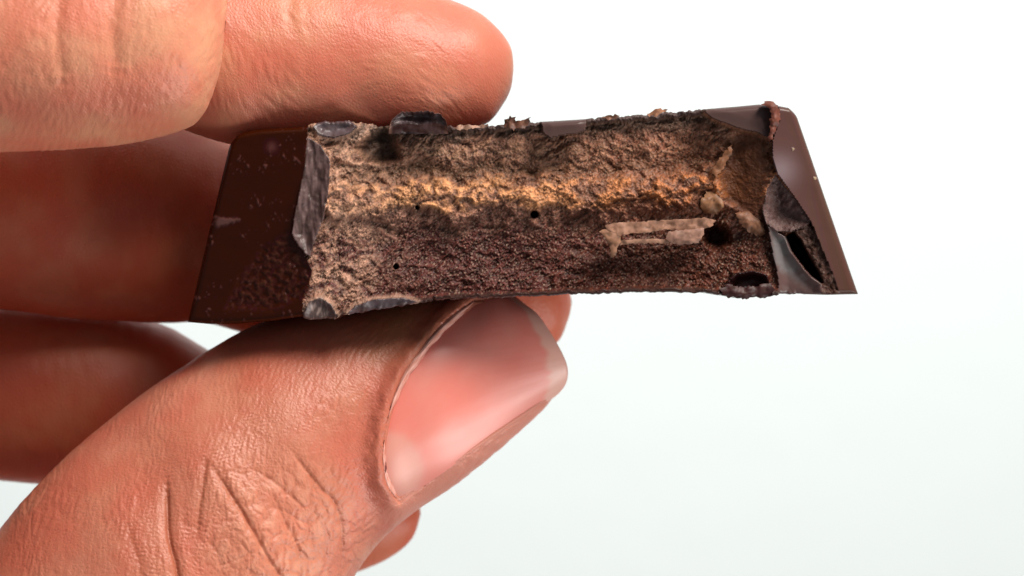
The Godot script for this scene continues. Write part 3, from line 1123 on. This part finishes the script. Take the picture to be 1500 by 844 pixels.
# a ragged flake with its own thickness: outline in pixels, curled along its length
func flake(called: String, a: Array, z: float, thick: float, curl: float, tone: Color, m: Material, parent: Node, wave := 0.25, rough := 0.12) -> void:
	var poly := polyline(a)
	var dense := PackedVector2Array()
	for i in poly.size():
		var p0 := poly[i]
		var p1 := poly[(i + 1) % poly.size()]
		var steps := maxi(1, int(p0.distance_to(p1) / 3.0))
		for k in steps:
			var q := p0.lerp(p1, float(k) / steps)
			dense.append(q + Vector2(noise_b.get_noise_2d(q.x * 0.2, q.y * 0.2), noise_b.get_noise_2d(q.y * 0.2, q.x * 0.2)) * (1.2 if called == "splinter" else 2.4))
	var box := Rect2(poly[0], Vector2.ZERO)
	for p in poly:
		box = box.expand(p)
	var all := dense.duplicate()
	var rim := dense.size()
	var y := box.position.y + 2.0
	while y < box.end.y:
		var x := box.position.x + 2.0
		while x < box.end.x:
			var q := Vector2(x + noise_b.get_noise_2d(x * 3.1, y) * 0.8, y)
			if Geometry2D.is_point_in_polygon(q, dense) and poly_sdf(q, dense) > 1.6:
				all.append(q)
			x += 3.0
		y += 3.0
	var tri := Geometry2D.triangulate_delaunay(all)
	var st := SurfaceTool.new()
	st.begin(Mesh.PRIMITIVE_TRIANGLES)
	var top := PackedVector3Array()
	var low := PackedVector3Array()
	var cols := PackedColorArray()
	for i in all.size():
		var q := all[i]
		var f := (q.y - box.position.y) / maxf(box.size.y, 1.0) * 2.0 - 1.0
		var st_n := noise_a.get_noise_2d(q.x * 0.03 + 7.0, q.y * 0.07) * 3.5
		var shelf := (floorf(st_n) + smoothstep(0.3, 0.7, st_n - floorf(st_n))) / 3.5
		var h := z + curl * f * f + 0.5 * wave * shelf + wave * noise_a.get_noise_2d(q.x * 0.05, q.y * 0.05) + rough * noise_c.get_noise_2d(q.x * 0.1, q.y * 0.1)
		top.append(at(q.x, q.y, h - (0.08 if i < rim else 0.0)) * 0.001)
		low.append(at(q.x, q.y, h - thick) * 0.001)
		var k := clampf(1.0 + 0.35 * noise_c.get_noise_2d(q.x * 0.07, q.y * 0.11) + 0.35 * shelf + 0.35 * noise_b.get_noise_2d(q.x * 0.3, q.y * 0.3), 0.4, 1.6)
		var tint := Color(tone.r * k, tone.g * k, tone.b * k)
		cols.append(tint)
	var face := func(i, j, k, pts_i, pts_j, pts_k, smooth):
		st.set_smooth_group(smooth)
		for pair in [[i, pts_i], [j, pts_j], [k, pts_k]]:
			st.set_color(cols[pair[0]])
			st.add_vertex(pair[1][pair[0]])
	for i in range(0, tri.size(), 3):
		var mid := (all[tri[i]] + all[tri[i + 1]] + all[tri[i + 2]]) / 3.0
		if not Geometry2D.is_point_in_polygon(mid, dense):
			continue
		var i0 := tri[i]
		var i1 := tri[i + 1]
		var i2 := tri[i + 2]
		if (all[i1] - all[i0]).cross(all[i2] - all[i0]) < 0.0:
			var s := i1
			i1 = i2
			i2 = s
		face.call(i0, i1, i2, top, top, top, 0)
		face.call(i0, i2, i1, low, low, low, 1)
	for i in rim:
		var j := (i + 1) % rim
		face.call(i, j, j, top, top, low, 2)
		face.call(i, j, i, top, low, low, 2)
	st.index()
	st.generate_normals()
	part(called, st.commit(), m, parent)


func build_flakes(ch: Node3D, mats: Array) -> void:
	var tan := Color(0.29, 0.150, 0.098)
	# the big splinter: a ledge along the top, a hook at its left, a plate at its right and a thin strip below
	flake("splinter", [886, 331, 905, 326, 950, 324, 1000, 321, 1036, 319, 1049, 322, 1044, 331, 1034, 335, 1004, 338, 976, 336, 946, 341, 924, 342, 908, 345, 892, 341], -0.45, 0.8, 0.15, tan, mats[CORE], ch, 0.15, 0.03)
	flake("splinter", [878, 339, 890, 334, 910, 342, 909, 355, 905, 362, 902, 374, 895, 379, 894, 362, 885, 347], -0.35, 0.7, -0.15, Color(0.25, 0.125, 0.075), mats[CORE], ch, 0.12, 0.03)
	flake("splinter", [979, 339, 1000, 337, 1033, 334, 1030, 346, 1023, 356, 1000, 359, 984, 357, 976, 349], -0.25, 0.8, -0.1, Color(0.27, 0.145, 0.105), mats[CORE], ch, 0.12, 0.03)
	flake("splinter", [908, 352, 930, 350, 956, 350, 982, 351, 984, 357, 950, 356, 928, 357, 910, 359], -0.55, 0.5, 0.05, Color(0.28, 0.15, 0.10), mats[CORE], ch, 0.1, 0.03)
	flake("flake", [1028, 290, 1036, 280, 1048, 282, 1058, 294, 1060, 304, 1050, 313, 1032, 312, 1026, 302], -1.0, 1.2, -0.5, Color(0.21, 0.10, 0.050), mats[CORE], ch)
	flake("flake", [1078, 312, 1094, 308, 1108, 316, 1118, 330, 1121, 345, 1110, 346, 1098, 340, 1084, 326], -0.9, 0.9, -0.4, Color(0.19, 0.085, 0.048), mats[CORE], ch)
	flake("flake", [1042, 250, 1066, 216, 1073, 212, 1074, 222, 1060, 246, 1048, 260], -1.1, 0.7, -0.1, Color(0.20, 0.085, 0.042), mats[CORE], ch)
	# shavings standing on the top edge
	flake("shaving", [737, 185, 738, 176, 748, 171, 754, 172, 752, 178, 766, 175, 777, 171, 775, 180, 770, 188, 752, 190], -0.3, 0.35, 0.3, Color(0.13, 0.055, 0.035), mats[CORE], ch)
	flake("shaving", [948, 166, 958, 161, 981, 159, 974, 164, 962, 170, 950, 171], -0.3, 0.3, 0.2, Color(0.28, 0.13, 0.075), mats[CORE], ch)
	flake("shaving", [882, 172, 892, 169, 908, 168, 904, 173, 890, 176], -0.25, 0.3, 0.2, Color(0.24, 0.11, 0.07), mats[CORE], ch)
	flake("shaving", [664, 186, 676, 182, 700, 184, 716, 181, 714, 186, 690, 189, 670, 190], -0.2, 0.3, 0.2, Color(0.30, 0.17, 0.12), mats[CORE], ch)
	# torn rim of shell at the upper right corner
	flake("torn_rim", [1116, 153, 1124, 147, 1132, 149, 1138, 156, 1143, 164, 1142, 178, 1137, 188, 1133, 200, 1128, 210, 1124, 204, 1128, 192, 1127, 178, 1131, 166, 1126, 158], 0.75, 0.9, -0.1, Color(0.13, 0.040, 0.026), mats[CORE], ch, 0.35, 0.05)
	# glassy curl of shell on the top edge: a bent sheet with a raised rim
	curl_of_shell(ch, mats)
	# lump of dark shell hanging below the lower right corner
	flake("shell_lump", [1056, 424, 1064, 416, 1082, 420, 1106, 420, 1128, 414, 1136, 424, 1140, 432, 1128, 434, 1118, 437, 1104, 434, 1092, 438, 1078, 435, 1066, 437, 1058, 433], 0.1, 1.6, -0.3, Color(0.040, 0.012, 0.011), mats[DARK], ch, 0.25, 0.02)


func curl_of_shell(ch: Node3D, mats: Array) -> void:
	var v := PackedVector3Array()
	var n := PackedVector3Array()
	var c := PackedColorArray()
	var idx := PackedInt32Array()
	var nu := 60
	var nv := 24
	var pos := PackedVector3Array()
	for i in nu + 1:
		for j in nv + 1:
			var a := float(i) / nu * 2.0 - 1.0
			var b := float(j) / nv
			# from the face up over the top edge and back: a half-dome with a dent
			var x := 613.0 + 44.0 * a
			var dome := sqrt(maxf(0.0, 1.0 - a * a * a * a))
			var y := 196.0 - (33.0 * dome + 2.0 * noise_b.get_noise_1d(a * 6.0)) * sin(minf(b * 1.35, 1.0) * PI * 0.5)
			var z := lerpf(-1.6, 0.25, smoothstep(0.0, 0.28, b)) - 5.0 * smoothstep(0.70, 1.0, b) - 0.9 * exp(-pow(a / 0.55, 2.0) - pow((b - 0.42) / 0.2, 2.0)) + 0.45 * dome * exp(-pow((b - 0.68) / 0.10, 2.0)) + 0.2 * noise_a.get_noise_2d(x * 0.05, y * 0.08)
			pos.append(at(x, y, z))
			var rim := exp(-pow((b - 0.70) / 0.05, 2.0)) + exp(-pow((absf(a) - 0.94) / 0.05, 2.0))
			var tone := Color(0.100, 0.062, 0.064).lerp(Color(0.036, 0.014, 0.013), clampf(0.5 + 1.2 * noise_a.get_noise_2d(x * 0.045, y * 0.09), 0.0, 1.0))
			c.append(tone.lerp(Color(0.30, 0.16, 0.12), clampf(rim, 0.0, 1.0) * 0.7))
	var cols := nv + 1
	for i in nu + 1:
		for j in cols:
			var d1 := pos[mini(i + 1, nu) * cols + j] - pos[maxi(i - 1, 0) * cols + j]
			var d2 := pos[i * cols + mini(j + 1, nv)] - pos[i * cols + maxi(j - 1, 0)]
			n.append(d1.cross(d2).normalized())
			v.append(pos[i * cols + j] * 0.001)
	for i in nu:
		for j in nv:
			var k := i * cols + j
			idx.append_array(PackedInt32Array([k, k + 1, k + cols, k + 1, k + cols + 1, k + cols]))
	part("shell_curl", array_mesh(v, n, c, PackedVector2Array(), idx), mats[GLOSS], ch)


# ---------- crumbs caught on the skin ----------
func build_crumbs() -> void:
	var m := StandardMaterial3D.new()
	m.albedo_color = Color(0.42, 0.16, 0.13)
	m.roughness = 0.6
	crumb("brown chocolate crumb caught at the root of the thumbnail", Vector2(563, 684), Vector2(3.2, 8.0), m)


func crumb(label: String, p: Vector2, half: Vector2, m: Material) -> void:
	var where := at(p.x, p.y, thumb_front(p, nail_u, nail_l) + 0.05) * 0.001
	var sph := SphereMesh.new()
	sph.radius = 1.0
	sph.height = 2.0
	sph.radial_segments = 14
	sph.rings = 8
	var a := sph.get_mesh_arrays()
	var v: PackedVector3Array = a[Mesh.ARRAY_VERTEX]
	for i in v.size():
		var d := v[i] * (1.0 + 0.5 * noise_b.get_noise_3d(v[i].x * 1.3 + p.x, v[i].y * 1.3, v[i].z * 1.3))
		v[i] = Vector3(d.x * half.x, d.y * half.y, d.z * half.x) * MM * 0.001
	a[Mesh.ARRAY_VERTEX] = v
	var am := ArrayMesh.new()
	am.add_surface_from_arrays(Mesh.PRIMITIVE_TRIANGLES, a)
	var o := part("crumb", am, m, self)
	o.position = where
	o.set_meta("label", label)
	o.set_meta("category", "crumb")
